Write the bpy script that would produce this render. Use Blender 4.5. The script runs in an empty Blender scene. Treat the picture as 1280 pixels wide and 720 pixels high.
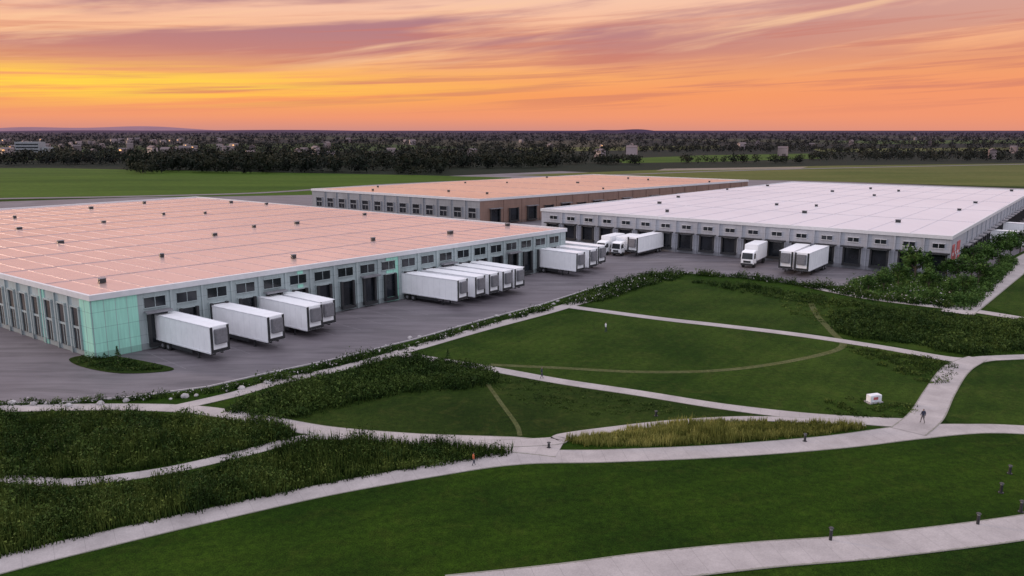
import bpy, bmesh, math, random
import numpy as np
from mathutils import Vector, Matrix
from mathutils.geometry import tessellate_polygon
random.seed(7); rng=np.random.default_rng(7)
sc=bpy.context.scene
sc.view_settings.view_transform='Standard'; sc.view_settings.look='None'; sc.view_settings.exposure=0
COL=sc.collection
H=30.0; FPX=1000.0; TH=math.atan(.197); CT=math.cos(TH); ST=math.sin(TH)
# ---- survey helper: drone position/heading known -> world position on plane z
def G(px,py,z=0.0):
    dx=(px-640)/FPX; dy=(360-py)/FPX
    d=Vector((dx,CT+dy*ST,-ST+dy*CT)); t=-(H-z)/d.z
    return Vector((d.x*t,d.y*t,z))
def lin(r,g,b,a=1):
    f=lambda c:(c/255/12.92) if c/255<=.04045 else ((c/255+.055)/1.055)**2.4
    return (f(r),f(g),f(b),a)
# ---------------- materials
class NT:
    def __init__(s,name):
        s.m=bpy.data.materials.new(name); s.m.use_nodes=True; s.t=s.m.node_tree
        s.b=s.t.nodes['Principled BSDF']
    def n(s,ty,**kw):
        nd=s.t.nodes.new(ty)
        for k,v in kw.items(): setattr(nd,k,v)
        return nd
    def l(s,a,b): s.t.links.new(a,b)
    def noise(s,scale,detail=4,vec=None,rough=.55,dist=0):
        nd=s.n('ShaderNodeTexNoise'); nd.inputs['Scale'].default_value=scale; nd.inputs['Detail'].default_value=detail
        nd.inputs['Roughness'].default_value=rough; nd.inputs['Distortion'].default_value=dist
        if vec is not None: s.l(vec,nd.inputs['Vector'])
        return nd.outputs['Fac']
    def pos(s,sc=(1,1,1),rot=0):
        g=s.n('ShaderNodeNewGeometry'); m=s.n('ShaderNodeMapping'); m.inputs['Scale'].default_value=sc
        m.inputs['Rotation'].default_value=(0,0,rot)
        s.l(g.outputs['Position'],m.inputs['Vector']); return m.outputs['Vector']
    def ramp(s,fac,stops):
        r=s.n('ShaderNodeValToRGB'); e=r.color_ramp.elements
        e[0].position=stops[0][0]; e[0].color=stops[0][1]; e[1].position=stops[-1][0]; e[1].color=stops[-1][1]
        for p,c in stops[1:-1]:
            q=e.new(p); q.color=c
        s.l(fac,r.inputs['Fac']); return r.outputs['Color']
    def mix(s,fac,a,b,blend='MIX'):
        m=s.n('ShaderNodeMix',data_type='RGBA',blend_type=blend)
        for v,i in ((fac,0),(a,6),(b,7)):
            if hasattr(v,'links'): s.l(v,m.inputs[i])
            else: m.inputs[i].default_value=v
        return m.outputs[2]
    def math(s,op,a,b=None,c=None,clamp=False):
        m=s.n('ShaderNodeMath',operation=op,use_clamp=clamp)
        for i,v in enumerate((a,b,c)):
            if v is None: continue
            if hasattr(v,'links'): s.l(v,m.inputs[i])
            else: m.inputs[i].default_value=v
        return m.outputs[0]
    def bump(s,fac,strength=.3,dist=.05):
        b=s.n('ShaderNodeBump'); b.inputs['Strength'].default_value=strength; b.inputs['Distance'].default_value=dist
        s.l(fac,b.inputs['Height']); s.l(b.outputs['Normal'],s.b.inputs['Normal'])
    def col(s,c):
        if hasattr(c,'links'): s.l(c,s.b.inputs['Base Color'])
        else: s.b.inputs['Base Color'].default_value=c
    def haze(s,c,near=500,far=9000,hc=(.060,.042,.070,1),mx=.9):  # aerial haze blended into the base colour by distance, no volume
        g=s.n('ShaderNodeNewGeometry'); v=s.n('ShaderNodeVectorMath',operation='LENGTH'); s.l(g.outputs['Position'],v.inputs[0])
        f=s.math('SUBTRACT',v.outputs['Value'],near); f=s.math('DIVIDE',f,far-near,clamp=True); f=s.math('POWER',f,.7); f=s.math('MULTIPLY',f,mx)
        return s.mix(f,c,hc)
    def rough(s,r,spec=None,metal=None):
        s.b.inputs['Roughness'].default_value=r
        if spec is not None: s.b.inputs['Specular IOR Level'].default_value=spec
        if metal is not None: s.b.inputs['Metallic'].default_value=metal
def simple(name,c,r=.6,var=.15,scale=3,spec=.5,metal=0,bump=0):
    m=NT(name); n=m.noise(scale,4,m.pos()); a=(c[0]*(1-var),c[1]*(1-var),c[2]*(1-var),1); b=(min(1,c[0]*(1+var)),min(1,c[1]*(1+var)),min(1,c[2]*(1+var)),1)
    m.col(m.ramp(n,[(.3,a),(.7,b)])); m.rough(r,spec,metal)
    if bump: m.bump(n,bump,.03)
    return m.m
def grey(k): return (k,k,k,1)
def mlawn(name,a,b,stripe=0,rot=0,dry=.25):
    m=NT(name); p=m.pos(); n1=m.noise(.07,4,p,rough=.6); n2=m.noise(1.6,5,p,rough=.72); n3=m.noise(9,2,p,rough=.8); n4=m.noise(.35,4,p,rough=.65,dist=1.2)
    c=m.ramp(n1,[(.35,a),(.65,b)])
    c=m.mix(m.math('MULTIPLY',m.ramp(n4,[(.5,grey(0)),(.72,grey(1))]),dry),c,(.070,.078,.022,1))
    c=m.mix(1,c,m.ramp(n2,[(.25,(.5,.55,.5,1)),(.75,(1.45,1.38,1.3,1))]),'MULTIPLY')
    c=m.mix(1,c,m.ramp(n3,[(.3,grey(.5)),(.7,(1.5,1.45,1.3,1))]),'MULTIPLY')
    if stripe:
        w=m.n('ShaderNodeTexWave'); w.inputs['Scale'].default_value=.16; w.inputs['Distortion'].default_value=2; w.inputs['Detail'].default_value=1
        m.l(m.pos(rot=rot),w.inputs['Vector'])
        c=m.mix(1,c,m.ramp(w.outputs['Fac'],[(.2,grey(1-stripe)),(.8,grey(1+stripe))]),'MULTIPLY')
    m.col(c); m.rough(.9,.05); m.bump(n3,.6,.1); return m.m
def mground():
    m=NT('ground_grass'); p=m.pos(); n1=m.noise(.07,4,p,rough=.6); n2=m.noise(1.7,5,p,rough=.72); n3=m.noise(9,2,p,rough=.8); n4=m.noise(.3,4,p,rough=.65,dist=1.2)
    c=m.ramp(n1,[(.33,(.009,.026,.003,1)),(.67,(.023,.051,.005,1))])
    c=m.mix(m.math('MULTIPLY',m.ramp(n4,[(.5,grey(0)),(.72,grey(1))]),.25),c,(.048,.060,.013,1))
    c=m.mix(1,c,m.ramp(n2,[(.25,(.42,.47,.42,1)),(.75,(1.55,1.48,1.3,1))]),'MULTIPLY')
    c=m.mix(1,c,m.ramp(n3,[(.3,grey(.42)),(.7,(1.6,1.58,1.3,1))]),'MULTIPLY')
    w=m.n('ShaderNodeTexWave'); w.inputs['Scale'].default_value=.13; w.inputs['Distortion'].default_value=1.5; w.inputs['Detail'].default_value=1
    m.l(m.pos(rot=1.2),w.inputs['Vector']); c=m.mix(1,c,m.ramp(w.outputs['Fac'],[(.2,grey(.95)),(.8,grey(1.05))]),'MULTIPLY')
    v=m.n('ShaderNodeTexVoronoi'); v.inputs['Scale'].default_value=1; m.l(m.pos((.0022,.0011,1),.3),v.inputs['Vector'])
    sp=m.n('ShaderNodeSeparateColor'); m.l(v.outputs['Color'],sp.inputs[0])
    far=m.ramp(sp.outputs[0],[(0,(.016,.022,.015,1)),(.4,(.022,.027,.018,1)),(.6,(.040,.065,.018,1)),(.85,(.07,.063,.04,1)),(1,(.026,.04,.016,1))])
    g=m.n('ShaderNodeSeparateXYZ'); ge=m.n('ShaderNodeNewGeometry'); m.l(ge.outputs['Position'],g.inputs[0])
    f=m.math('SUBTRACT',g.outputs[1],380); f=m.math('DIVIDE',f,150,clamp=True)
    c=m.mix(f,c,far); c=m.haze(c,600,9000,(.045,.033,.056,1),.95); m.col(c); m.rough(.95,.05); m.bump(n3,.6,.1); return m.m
def mpath():
    m=NT('path_concrete'); p=m.pos(); n1=m.noise(.3,5,p,rough=.65); n2=m.noise(9,3,p)
    c=m.ramp(n1,[(.3,(.31,.28,.275,1)),(.7,(.44,.40,.39,1))]); c=m.mix(1,c,m.ramp(n2,[(.2,grey(.82)),(.8,grey(1.12))]),'MULTIPLY')
    uv=m.n('ShaderNodeUVMap'); s=m.n('ShaderNodeSeparateXYZ'); m.l(uv.outputs[0],s.inputs[0])
    fr=m.math('FRACT',m.math('DIVIDE',s.outputs[0],2.0)); j=m.math('LESS_THAN',fr,.02)
    ed=m.math('ABSOLUTE',m.math('SUBTRACT',s.outputs[1],.5)); edn=m.math('ADD',ed,m.math('MULTIPLY',m.noise(2.5,3,p),.09)); edm=m.math('GREATER_THAN',edn,.5)
    c=m.mix(m.math('MULTIPLY',j,.35),c,(.12,.11,.11,1)); c=m.mix(m.math('MULTIPLY',edm,.55),c,(.10,.11,.06,1))
    m.col(c); m.rough(.85,.3); m.bump(n2,.2,.01); return m.m
def masphalt():
    m=NT('asphalt'); p=m.pos(); n1=m.noise(.06,5,p,rough=.65); n2=m.noise(12,2,p)
    n3=m.noise(.5,4,m.pos((.15,1,1),.75),dist=1)
    c=m.ramp(n1,[(.3,(.092,.081,.094,1)),(.7,(.158,.142,.155,1))]); c=m.mix(1,c,m.ramp(n2,[(.2,grey(.8)),(.8,grey(1.2))]),'MULTIPLY')
    c=m.mix(1,c,m.ramp(n3,[(.35,grey(.66)),(.58,grey(1.06))]),'MULTIPLY')
    m.col(c); m.l(m.ramp(n1,[(.3,grey(.55)),(.7,grey(.8))]),m.b.inputs['Roughness']); return m.m
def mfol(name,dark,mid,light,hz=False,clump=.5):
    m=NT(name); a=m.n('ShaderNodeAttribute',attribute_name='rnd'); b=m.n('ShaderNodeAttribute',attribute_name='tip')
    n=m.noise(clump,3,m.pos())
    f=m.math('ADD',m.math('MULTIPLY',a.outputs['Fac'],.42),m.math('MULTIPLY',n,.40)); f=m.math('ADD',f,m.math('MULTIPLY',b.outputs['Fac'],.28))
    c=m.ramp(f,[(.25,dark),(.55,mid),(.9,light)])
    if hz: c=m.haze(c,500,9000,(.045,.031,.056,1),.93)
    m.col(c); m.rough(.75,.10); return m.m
def mroof(name,a,b,metal,rg,k=.03):
    m=NT(name); p=m.pos(); n1=m.noise(.022,3,p,rough=.5,dist=.4); n2=m.noise(.35,3,m.pos((1,.06,1),.82))
    c=m.ramp(n1,[(.3,a),(.7,b)]); c=m.mix(1,c,m.ramp(n2,[(.3,grey(1-k)),(.7,grey(1+k))]),'MULTIPLY')
    m.col(c); m.rough(rg,.6,metal); return m.m
def mwall(name,c,var=.1):
    m=NT(name); n=m.noise(.4,4,m.pos((1,1,.25))); n2=m.noise(5,3,m.pos((1,1,.06)))
    a=tuple(x*(1-var) for x in c)+(1,); b=tuple(x*(1+var) for x in c)+(1,)
    k=m.ramp(n,[(.3,a),(.7,b)]); k=m.mix(1,k,m.ramp(n2,[(.3,grey(.88)),(.7,grey(1.06))]),'MULTIPLY')
    g=m.n('ShaderNodeSeparateXYZ'); ge=m.n('ShaderNodeNewGeometry'); m.l(ge.outputs['Position'],g.inputs[0])
    j=m.math('LESS_THAN',m.math('FRACT',m.math('DIVIDE',g.outputs[2],2.1)),.03); k=m.mix(m.math('MULTIPLY',j,.4),k,(.08,.08,.08,1))
    d=m.math('LESS_THAN',g.outputs[2],.9); k=m.mix(m.math('MULTIPLY',d,.35),k,(.07,.065,.07,1))
    m.col(k); m.rough(.7,.3); return m.m
M={}
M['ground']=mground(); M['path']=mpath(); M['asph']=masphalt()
M['lawn']=mlawn('lawn_grass',(.014,.036,.004,1),(.034,.064,.009,1),.04,.6)
M['lawn2']=mlawn('meadow_grass',(.011,.026,.004,1),(.025,.046,.008,1),dry=.3)
M['mown']=mlawn('mown_track_grass',(.070,.085,.037,1),(.10,.11,.055,1),dry=.6)
M['kerb']=simple('kerb_concrete',(.34,.32,.33),.8,.2,2)
M['meadow']=mfol('meadow_foliage',(.005,.012,.003,1),(.026,.050,.008,1),(.17,.21,.045,1))
M['shrub']=mfol('shrub_foliage',(.004,.010,.003,1),(.018,.040,.007,1),(.10,.145,.03,1))
M['reed']=mfol('ornamental_grass_foliage',(.03,.04,.008,1),(.15,.16,.035,1),(.52,.46,.15,1))
M['leaf']=mfol('tree_foliage',(.006,.016,.004,1),(.032,.072,.014,1),(.14,.23,.055,1),clump=1.0)
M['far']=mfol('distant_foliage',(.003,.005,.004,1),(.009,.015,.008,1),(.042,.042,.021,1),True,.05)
M['bark']=simple('bark',(.09,.07,.05),.9,.3,8)
M['flower']=simple('white_flowers',(.6,.55,.55),.8,.1,3)
M['stone']=simple('pale_stone',(.38,.36,.36),.8,.35,2,bump=.4)
M['wall1']=mwall('wall_panel_greygreen',(.35,.41,.415)); M['wall2']=mwall('wall_panel_grey',(.39,.40,.44)); M['wall3']=mwall('wall_panel_brown',(.24,.155,.125)); M['wall3b']=mwall('wall_panel_greyblue',(.28,.29,.31))
M['mint']=mwall('mint_panel',(.34,.69,.56),.08)
M['roof1']=mroof('roof_membrane_reflective',(.66,.49,.46,1),(.82,.61,.55,1),.55,.25)  # roof1 base tinted pink-orange to deepen the sunset sky's reflection
M['roof2']=mroof('roof_membrane_white',(.60,.585,.63,1),(.68,.66,.70,1),.08,.38,.025)
M['roof3']=mroof('roof_membrane_tan',(.66,.38,.26,1),(.80,.48,.32,1),.4,.3)
M['trim']=simple('light_trim',(.62,.62,.64),.5,.06,1); M['dark']=simple('dark_metal',(.022,.023,.026),.5,.3,3)
M['seam']=simple('roof_seam',(.46,.36,.36),.4,.12,.3,metal=.3); M['seam2']=simple('roof_seam_pale',(.50,.47,.50),.5,.12,.3)
M['grey']=simple('grey_metal',(.22,.22,.24),.45,.15,3,metal=.3)
M['rubber']=simple('rubber',(.015,.015,.016),.8,.2,4)
M['white']=simple('white_paint',(.86,.87,.89),.35,.05,.8); M['white2']=simple('white_paint_worn',(.70,.71,.74),.45,.14,1.2)
M['red']=simple('red_paint',(.55,.14,.14),.5,.4,.9); M['line']=simple('line_paint',(.19,.175,.19),.8,.3,3)
M['orange']=simple('orange_paint',(.7,.18,.04),.5,.1,2)
g=NT('glass_dark'); g.col(g.ramp(g.noise(.35,3,g.pos()),[(.3,(.006,.008,.010,1)),(.7,(.022,.026,.034,1))])); g.rough(.15,.5); M['glass']=g.m
e=NT('warm_light'); e.col((.8,.5,.2,1)); e.b.inputs['Emission Color'].default_value=(1,.5,.2,1); e.b.inputs['Emission Strength'].default_value=1.3; M['lit']=e.m
# ---------------- mesh helpers
def obj(name,me,mat=None,parent=None,smooth=False):
    o=bpy.data.objects.new(name,me); COL.objects.link(o)
    if mat is not None and len(me.materials)==0: me.materials.append(mat)
    if parent: o.parent=parent
    if smooth:
        for p in me.polygons: p.use_smooth=True
    return o
def empty(name,loc=(0,0,0),rot=0):
    o=bpy.data.objects.new(name,None); COL.objects.link(o); o.location=loc; o.rotation_euler=(0,0,rot); o.empty_display_size=.5; return o
def bm2me(bm,name,mat=None):
    me=bpy.data.meshes.new(name); bmesh.ops.recalc_face_normals(bm,faces=bm.faces); bm.to_mesh(me); bm.free()
    if mat: me.materials.append(mat)
    return me
def fbox(bm,O,d,n,u0,u1,v0,v1,z0,z1):
    vs=[]
    for z in (z0,z1):
        for u,v in ((u0,v0),(u1,v0),(u1,v1),(u0,v1)):
            p=O+d*u+n*v; vs.append(bm.verts.new((p.x,p.y,z)))
    for f in ((0,1,2,3),(4,5,6,7),(0,1,5,4),(1,2,6,5),(2,3,7,6),(3,0,4,7)): bm.faces.new([vs[i] for i in f])
X=Vector((1,0,0)); Y=Vector((0,1,0)); O0=Vector((0,0,0))
def abox(bm,x0,x1,y0,y1,z0,z1): fbox(bm,O0,X,Y,x0,x1,y0,y1,z0,z1)
def beam(bm,p0,p1,w,z0,z1):
    d=(p1-p0); d.z=0; L=d.length; d.normalize(); n=Vector((-d.y,d.x,0)); fbox(bm,p0,d,n,0,L,-w/2,w/2,z0,z1)
def cyl(bm,c,axis,r,h,seg=16,r2=None):
    rot={'x':Matrix.Rotation(math.pi/2,4,'Y'),'y':Matrix.Rotation(math.pi/2,4,'X'),'z':Matrix.Identity(4)}[axis]
    bmesh.ops.create_cone(bm,cap_ends=True,segments=seg,radius1=r,radius2=r if r2 is None else r2,depth=h,matrix=Matrix.Translation(c)@rot)
def cat(pts,closed=False,sub=8):
    out=[]; n=len(pts); rngi=range(n) if closed else range(n-1)
    for i in rngi:
        if closed: p=[pts[(i+k-1)%n] for k in range(4)]
        else: p=[pts[max(0,min(n-1,i+k-1))] for k in range(4)]
        for s in range(sub):
            t=s/sub
            out.append(.5*((2*p[1])+(p[2]-p[0])*t+(2*p[0]-5*p[1]+4*p[2]-p[3])*t*t+(3*p[1]-p[0]-3*p[2]+p[3])*t**3))
    if not closed: out.append(pts[-1].copy())
    return out
def sheet(name,px,z,mat,smooth=True,sub=8):
    pts=[G(*p) for p in px]
    if smooth: pts=cat(pts,True,sub)
    for p in pts: p.z=z
    tris=tessellate_polygon([pts]); me=bpy.data.meshes.new(name)
    me.from_pydata([tuple(p) for p in pts],[],[tuple(t) for t in tris]); me.update()
    bm=bmesh.new(); bm.from_mesh(me)
    for f in bm.faces:
        f.normal_update()
        if f.normal.z<0: f.normal_flip()
    bm.to_mesh(me); bm.free()
    return obj(name,me,mat),pts
def ribbon(name,px,w,z,mat,thick=None,closed=False,pts=None):
    pts=cat([G(*p[:2]) for p in px],closed,10) if pts is None else pts
    ws=None
    if px is not None and len(px[0])>2:
        ws=[]; 
        for i in range(len(px)-1):
            for s in range(10): ws.append(px[i][2]*(1-s/10)+px[i+1][2]*s/10)
        ws.append(px[-1][2])
    n=len(pts); bm=bmesh.new(); uvl=bm.loops.layers.uv.new('UVMap'); rows=[]; acc=0; accs=[]
    for i,p in enumerate(pts):
        a=pts[(i-1)%n] if closed else pts[max(0,i-1)]; b=pts[(i+1)%n] if closed else pts[min(n-1,i+1)]
        d=(b-a); d.z=0; d.normalize(); nn=Vector((-d.y,d.x,0)); ww=(ws[i] if ws else w)/2
        if i>0: acc+=(p-pts[i-1]).length
        accs.append(acc); l=p+nn*ww; r=p-nn*ww; zt=z
        zb=z-(thick or .02)
        rows.append([bm.verts.new((l.x,l.y,zb)),bm.verts.new((l.x,l.y,zt)),bm.verts.new((r.x,r.y,zt)),bm.verts.new((r.x,r.y,zb))])
    for i in range(n if closed else n-1):
        j=(i+1)%n
        for k in range(3):
            f=bm.faces.new([rows[i][k],rows[j][k],rows[j][k+1],rows[i][k+1]])
            vv=(0,1) if k==1 else ((0,0) if k==0 else (1,1))
            for lp,(u,v) in zip(f.loops,((accs[i],vv[0]),(accs[j] if j else accs[i]+1,vv[0]),(accs[j] if j else accs[i]+1,vv[1]),(accs[i],vv[1]))): lp[uvl].uv=(u,v)
    me=bm2me(bm,name,mat); return obj(name,me)
def trimesh(name,V,rnd,tip,mats,mi=None):
    m=len(V)//3; me=bpy.data.meshes.new(name); me.vertices.add(len(V)); me.vertices.foreach_set('co',V.astype(np.float32).ravel())
    me.loops.add(len(V)); me.loops.foreach_set('vertex_index',np.arange(len(V),dtype=np.int32))
    me.polygons.add(m); me.polygons.foreach_set('loop_start',np.arange(0,len(V),3,dtype=np.int32))
    for mt in mats: me.materials.append(mt)
    if mi is not None: me.polygons.foreach_set('material_index',mi.astype(np.int32))
    me.update(calc_edges=True)
    a=me.attributes.new('rnd','FLOAT','POINT'); a.data.foreach_set('value',rnd.astype(np.float32))
    b=me.attributes.new('tip','FLOAT','POINT'); b.data.foreach_set('value',tip.astype(np.float32)); me.validate()
    return me
def inpoly(P,poly):
    x=P[:,0]; y=P[:,1]; ins=np.zeros(len(P),bool); n=len(poly)
    for i in range(n):
        a=poly[i]; b=poly[(i+1)%n]
        c=((a.y>y)!=(b.y>y))
        with np.errstate(divide='ignore',invalid='ignore'): xi=(b.x-a.x)*(y-a.y)/((b.y-a.y) or 1e-9)+a.x
        ins^=c&(x<xi)
    return ins
def lowf(P,s=1.0,ph=0):
    x=P[:,0]*s; y=P[:,1]*s
    return .5+.17*np.sin(x*.7+1.3*np.sin(y*.5+ph)+ph)+.17*np.sin(y*.9+1.1*np.sin(x*.6)+2*ph)+.16*np.sin(x*1.9+y*1.4+ph*3)
def polypts(poly,dens):
    xs=[p.x for p in poly]; ys=[p.y for p in poly]; A=(max(xs)-min(xs))*(max(ys)-min(ys)); N=int(A*dens)
    P=np.stack([rng.uniform(min(xs),max(xs),N),rng.uniform(min(ys),max(ys),N)],1); return P[inpoly(P,poly)]
def plants(name,P,K,h0,h1,r,w,mat,leaf=.5,leafsize=.2,lump=.6,hs=.45,extra=None):
    N=len(P); lf=lowf(P,hs,1.7); ph=(h0+(h1-h0)*rng.random(N))*(1-lump+lump*1.6*lf)
    prn=np.clip(.55*lowf(P,.25,.4)+.45*rng.random(N),0,1)
    idx=np.repeat(np.arange(N),K); n=len(idx); rr=r*np.sqrt(rng.random(n)); th=rng.random(n)*2*np.pi
    base=np.zeros((n,3)); base[:,0]=P[idx,0]+rr*np.cos(th); base[:,1]=P[idx,1]+rr*np.sin(th)
    hh=ph[idx]*(1-.45*(rr/r)**2)*rng.uniform(.6,1.1,n); isleaf=rng.random(n)<leaf
    a=rng.random(n)*2*np.pi; sx=np.cos(a)*w/2; sy=np.sin(a)*w/2; V=np.zeros((n,3,3)); tip=np.zeros((n,3))
    lean=hh*.3
    V[:,0]=base; V[:,0,0]-=sx; V[:,0,1]-=sy; V[:,1]=base; V[:,1,0]+=sx; V[:,1,1]+=sy
    V[:,2]=base; V[:,2,0]+=np.cos(th)*lean*rng.random(n); V[:,2,1]+=np.sin(th)*lean*rng.random(n); V[:,2,2]=hh; tip[:,2]=1
    L=np.where(isleaf)[0]; c=base[L].copy(); zf=rng.uniform(.25,1,len(L)); c[:,2]=hh[L]*zf
    for k in range(3):
        V[L,k]=c+rng.normal(0,leafsize*.55,(len(L),3)); tip[L,k]=zf*.9
    V[:,:,2]=np.maximum(V[:,:,2],.005)
    rn=np.clip(np.repeat(prn[idx],3)*.75+.25*np.repeat(rng.random(n),3),0,1)
    mats=[mat]; mi=None
    if extra:
        mats.append(extra[0]); mi=((rng.random(n)<extra[1])&isleaf&(tip[:,0]>.55)).astype(int)
    return trimesh(name,V.reshape(-1,3),rn,tip.reshape(-1),mats,mi)
def mass(name,px,dens,K,h0,h1,r,w,mat,smooth=True,clus=0,**kw):
    poly=[G(*p) for p in px]
    if smooth: poly=cat(poly,True,6)
    P=polypts(poly,dens)
    if clus: P=P[lowf(P,.5,2.9)+rng.normal(0,.06,len(P))>clus]
    return obj(name,plants(name,P,K,h0,h1,r,w,mat,**kw))
def along(px,spacing,jit,side=0):
    pts=cat([G(*p) for p in px],False,12); out=[]; acc=0
    for a,b in zip(pts,pts[1:]):
        L=(b-a).length
        while acc<L:
            p=a.lerp(b,acc/L); out.append((p.x+random.gauss(0,jit),p.y+random.gauss(0,jit))); acc+=spacing*random.uniform(.5,1.6)
        acc-=L
    return np.array(out)
# ---------------- ground and sheets
bm=bmesh.new(); abox_pts=[(-70000,-500),(70000,-500),(70000,90000),(-70000,90000)]
bm.faces.new([bm.verts.new((x,y,0)) for x,y in abox_pts]); obj('ground',bm2me(bm,'ground',M['ground']))
def fieldmat(name,a,b):
    m=NT(name); n=m.noise(.02,5,m.pos((.3,1,1),.2),rough=.65); n2=m.noise(.3,4,m.pos())
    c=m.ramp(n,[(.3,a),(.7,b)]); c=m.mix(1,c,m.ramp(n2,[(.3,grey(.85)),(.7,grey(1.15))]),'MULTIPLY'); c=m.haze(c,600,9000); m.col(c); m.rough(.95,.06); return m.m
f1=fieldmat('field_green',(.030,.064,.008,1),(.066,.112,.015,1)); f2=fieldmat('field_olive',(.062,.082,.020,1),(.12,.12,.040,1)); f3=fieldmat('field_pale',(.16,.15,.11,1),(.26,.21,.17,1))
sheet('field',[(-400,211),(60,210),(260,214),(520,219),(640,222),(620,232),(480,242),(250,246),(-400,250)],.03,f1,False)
sheet('field',[(640,219),(860,211),(1050,207),(1290,204),(1600,204),(1600,236),(1250,233),(1000,226),(760,222)],.05,f2,False)
sheet('field',[(760,199),(880,194),(1010,192),(1030,198),(900,202),(780,204)],.05,f1,False)
sheet('field',[(820,213.5),(1000,211),(1010,208.5),(830,211)],.09,f3,False)
sheet('field',[(1010,186),(1500,183),(1500,187),(1030,190)],.05,f2,False)
sheet('field',[(640,185),(900,182),(900,186),(660,190)],.05,f2,False)
sheet('field',[(-300,182),(-50,181),(120,184),(-200,187)],.05,f2,False)
sheet('field',[(1020,176),(1500,174),(1500,177.5),(1100,180)],.05,f1,False)
yard,yp=sheet('paved_yard',[(-420,530),(-60,506),(90,503),(160,497),(260,484),(330,468),(420,449),(520,424),(600,401),(680,380),(735,362),(790,347),(850,341),(930,347),(1010,357),(1085,357),(1150,360),(1215,352),(1262,322),(1330,290),(1500,262),(1500,240),(1290,236),(960,224),(700,214),(560,220),(380,232),(250,244),(-60,254),(-420,272)],.008,M['asph'],False)
fr=[(-420,530),(-60,506),(90,503),(160,497),(260,484),(330,468),(420,449),(520,424),(600,401),(680,380),(735,362),(790,347),(850,341),(930,347),(1010,357),(1085,357)]
ribbon('kerb',None,.3,.14,M['kerb'],.14,pts=[G(*p) for p in fr])
sheet('lawn',[(285,512),(350,487),(470,455),(540,449),(640,468),(760,488),(880,507),(950,519),(850,525),(760,535),(690,543),(540,545),(400,534)],.008,M['lawn2'])
sheet('lawn',[(520,440),(600,415),(700,393),(760,392),(900,409),(1060,428),(1195,453),(1180,480),(1150,518),(1050,521),(900,504),(700,474),(600,455)],.008,M['lawn'])
sheet('lawn',[(730,380),(790,356),(860,350),(1000,368),(1110,385),(1200,392),(1290,402),(1290,430),(1200,444),(1050,421),(880,402)],.012,M['lawn'])
sheet('lawn',[(1186,528),(1195,490),(1225,458),(1300,452),(1450,452),(1450,532),(1300,531)],.008,M['lawn'])
sheet('lawn',[(1238,384),(1250,362),(1285,335),(1400,300),(1400,398)],.012,M['lawn'])
paths=[
 [(-200,760,3.2),(0,706,3.0),(120,677,2.8),(250,647,2.6),(400,614,2.5),(520,592,2.6),(640,573,3.2),(760,570,3),(900,564,3),(1040,553,3.2),(1145,540,3.6),(1220,536,2.6),(1290,538,2.6),(1450,548,2.6)],
 [(-200,600,1.7),(0,599,1.7),(90,603,1.7),(200,590,1.7),(300,568,1.7),(380,548,1.7),(430,546,1.7)],
 [(-200,512,2.2),(0,511,2.2),(130,509,2.2),(240,512,2.4),(330,526,2.6),(410,540,2.8),(520,549,2.8),(640,556,4),(700,562,4)],
 [(215,511,2),(290,494,2),(350,477,2.1),(430,460,2.1),(520,435,2.2),(600,412,2.4),(690,388,2.6),(760,367,2.6),(815,350,2.8)],
 [(500,443,2),(600,459,2),(700,477,2),(800,492,2),(900,508,2),(1000,520,2.2),(1090,527,2.6),(1150,530,3)],
 [(715,384,2.2),(820,398,2.2),(900,407,2.2),(1000,419,2.2),(1100,434,2.2),(1195,450,2.6),(1240,448,2.2),(1300,446,2.2),(1450,444,2.2)],
 [(1135,540,3.4),(1158,520,3.4),(1175,490,3.2),(1195,462,3.2),(1222,448,2.4)],
 [(560,740,4),(700,725,4),(820,708,3.8),(950,694,3.6),(1100,682,3.4),(1290,658,3.4),(1450,628,3.4)],
 [(600,556,2),(690,552,2),(705,546,1.6),(760,538,1.5),(850,528,1.4),(950,524,1.5),(1080,530,1.6)],
 [(1010,358,2.4),(1080,372,2.4),(1150,381,2.6),(1210,388,3),(1300,402,2.6),(1450,425,2.6)],
 [(1196,392,5),(1225,370,5),(1258,345,5),(1295,318,5),(1360,290,5)],
]
for i,p in enumerate(paths): ribbon('path',p,2,.045+.004*i,M['path'],.045)
ribbon('mown_track',[(612,456),(700,460),(800,465),(900,463),(990,451),(1052,434),(1040,415),(1022,395),(1012,376)],1.0,.022,M['mown'],.01)
ribbon('mown_track',[(612,456),(608,475),(622,498),(645,530),(650,545)],.5,.026,M['mown'],.01)
ribbon('road',[(-300,262),(-50,250),(150,246),(330,241),(480,231),(640,224),(900,214),(1100,209),(1400,203)],7,.12,M['asph'],.08)
sheet('planting_bed',[(88,448),(130,444),(205,457),(212,464),(150,467),(100,458)],.06,M['lawn2'])
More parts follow.
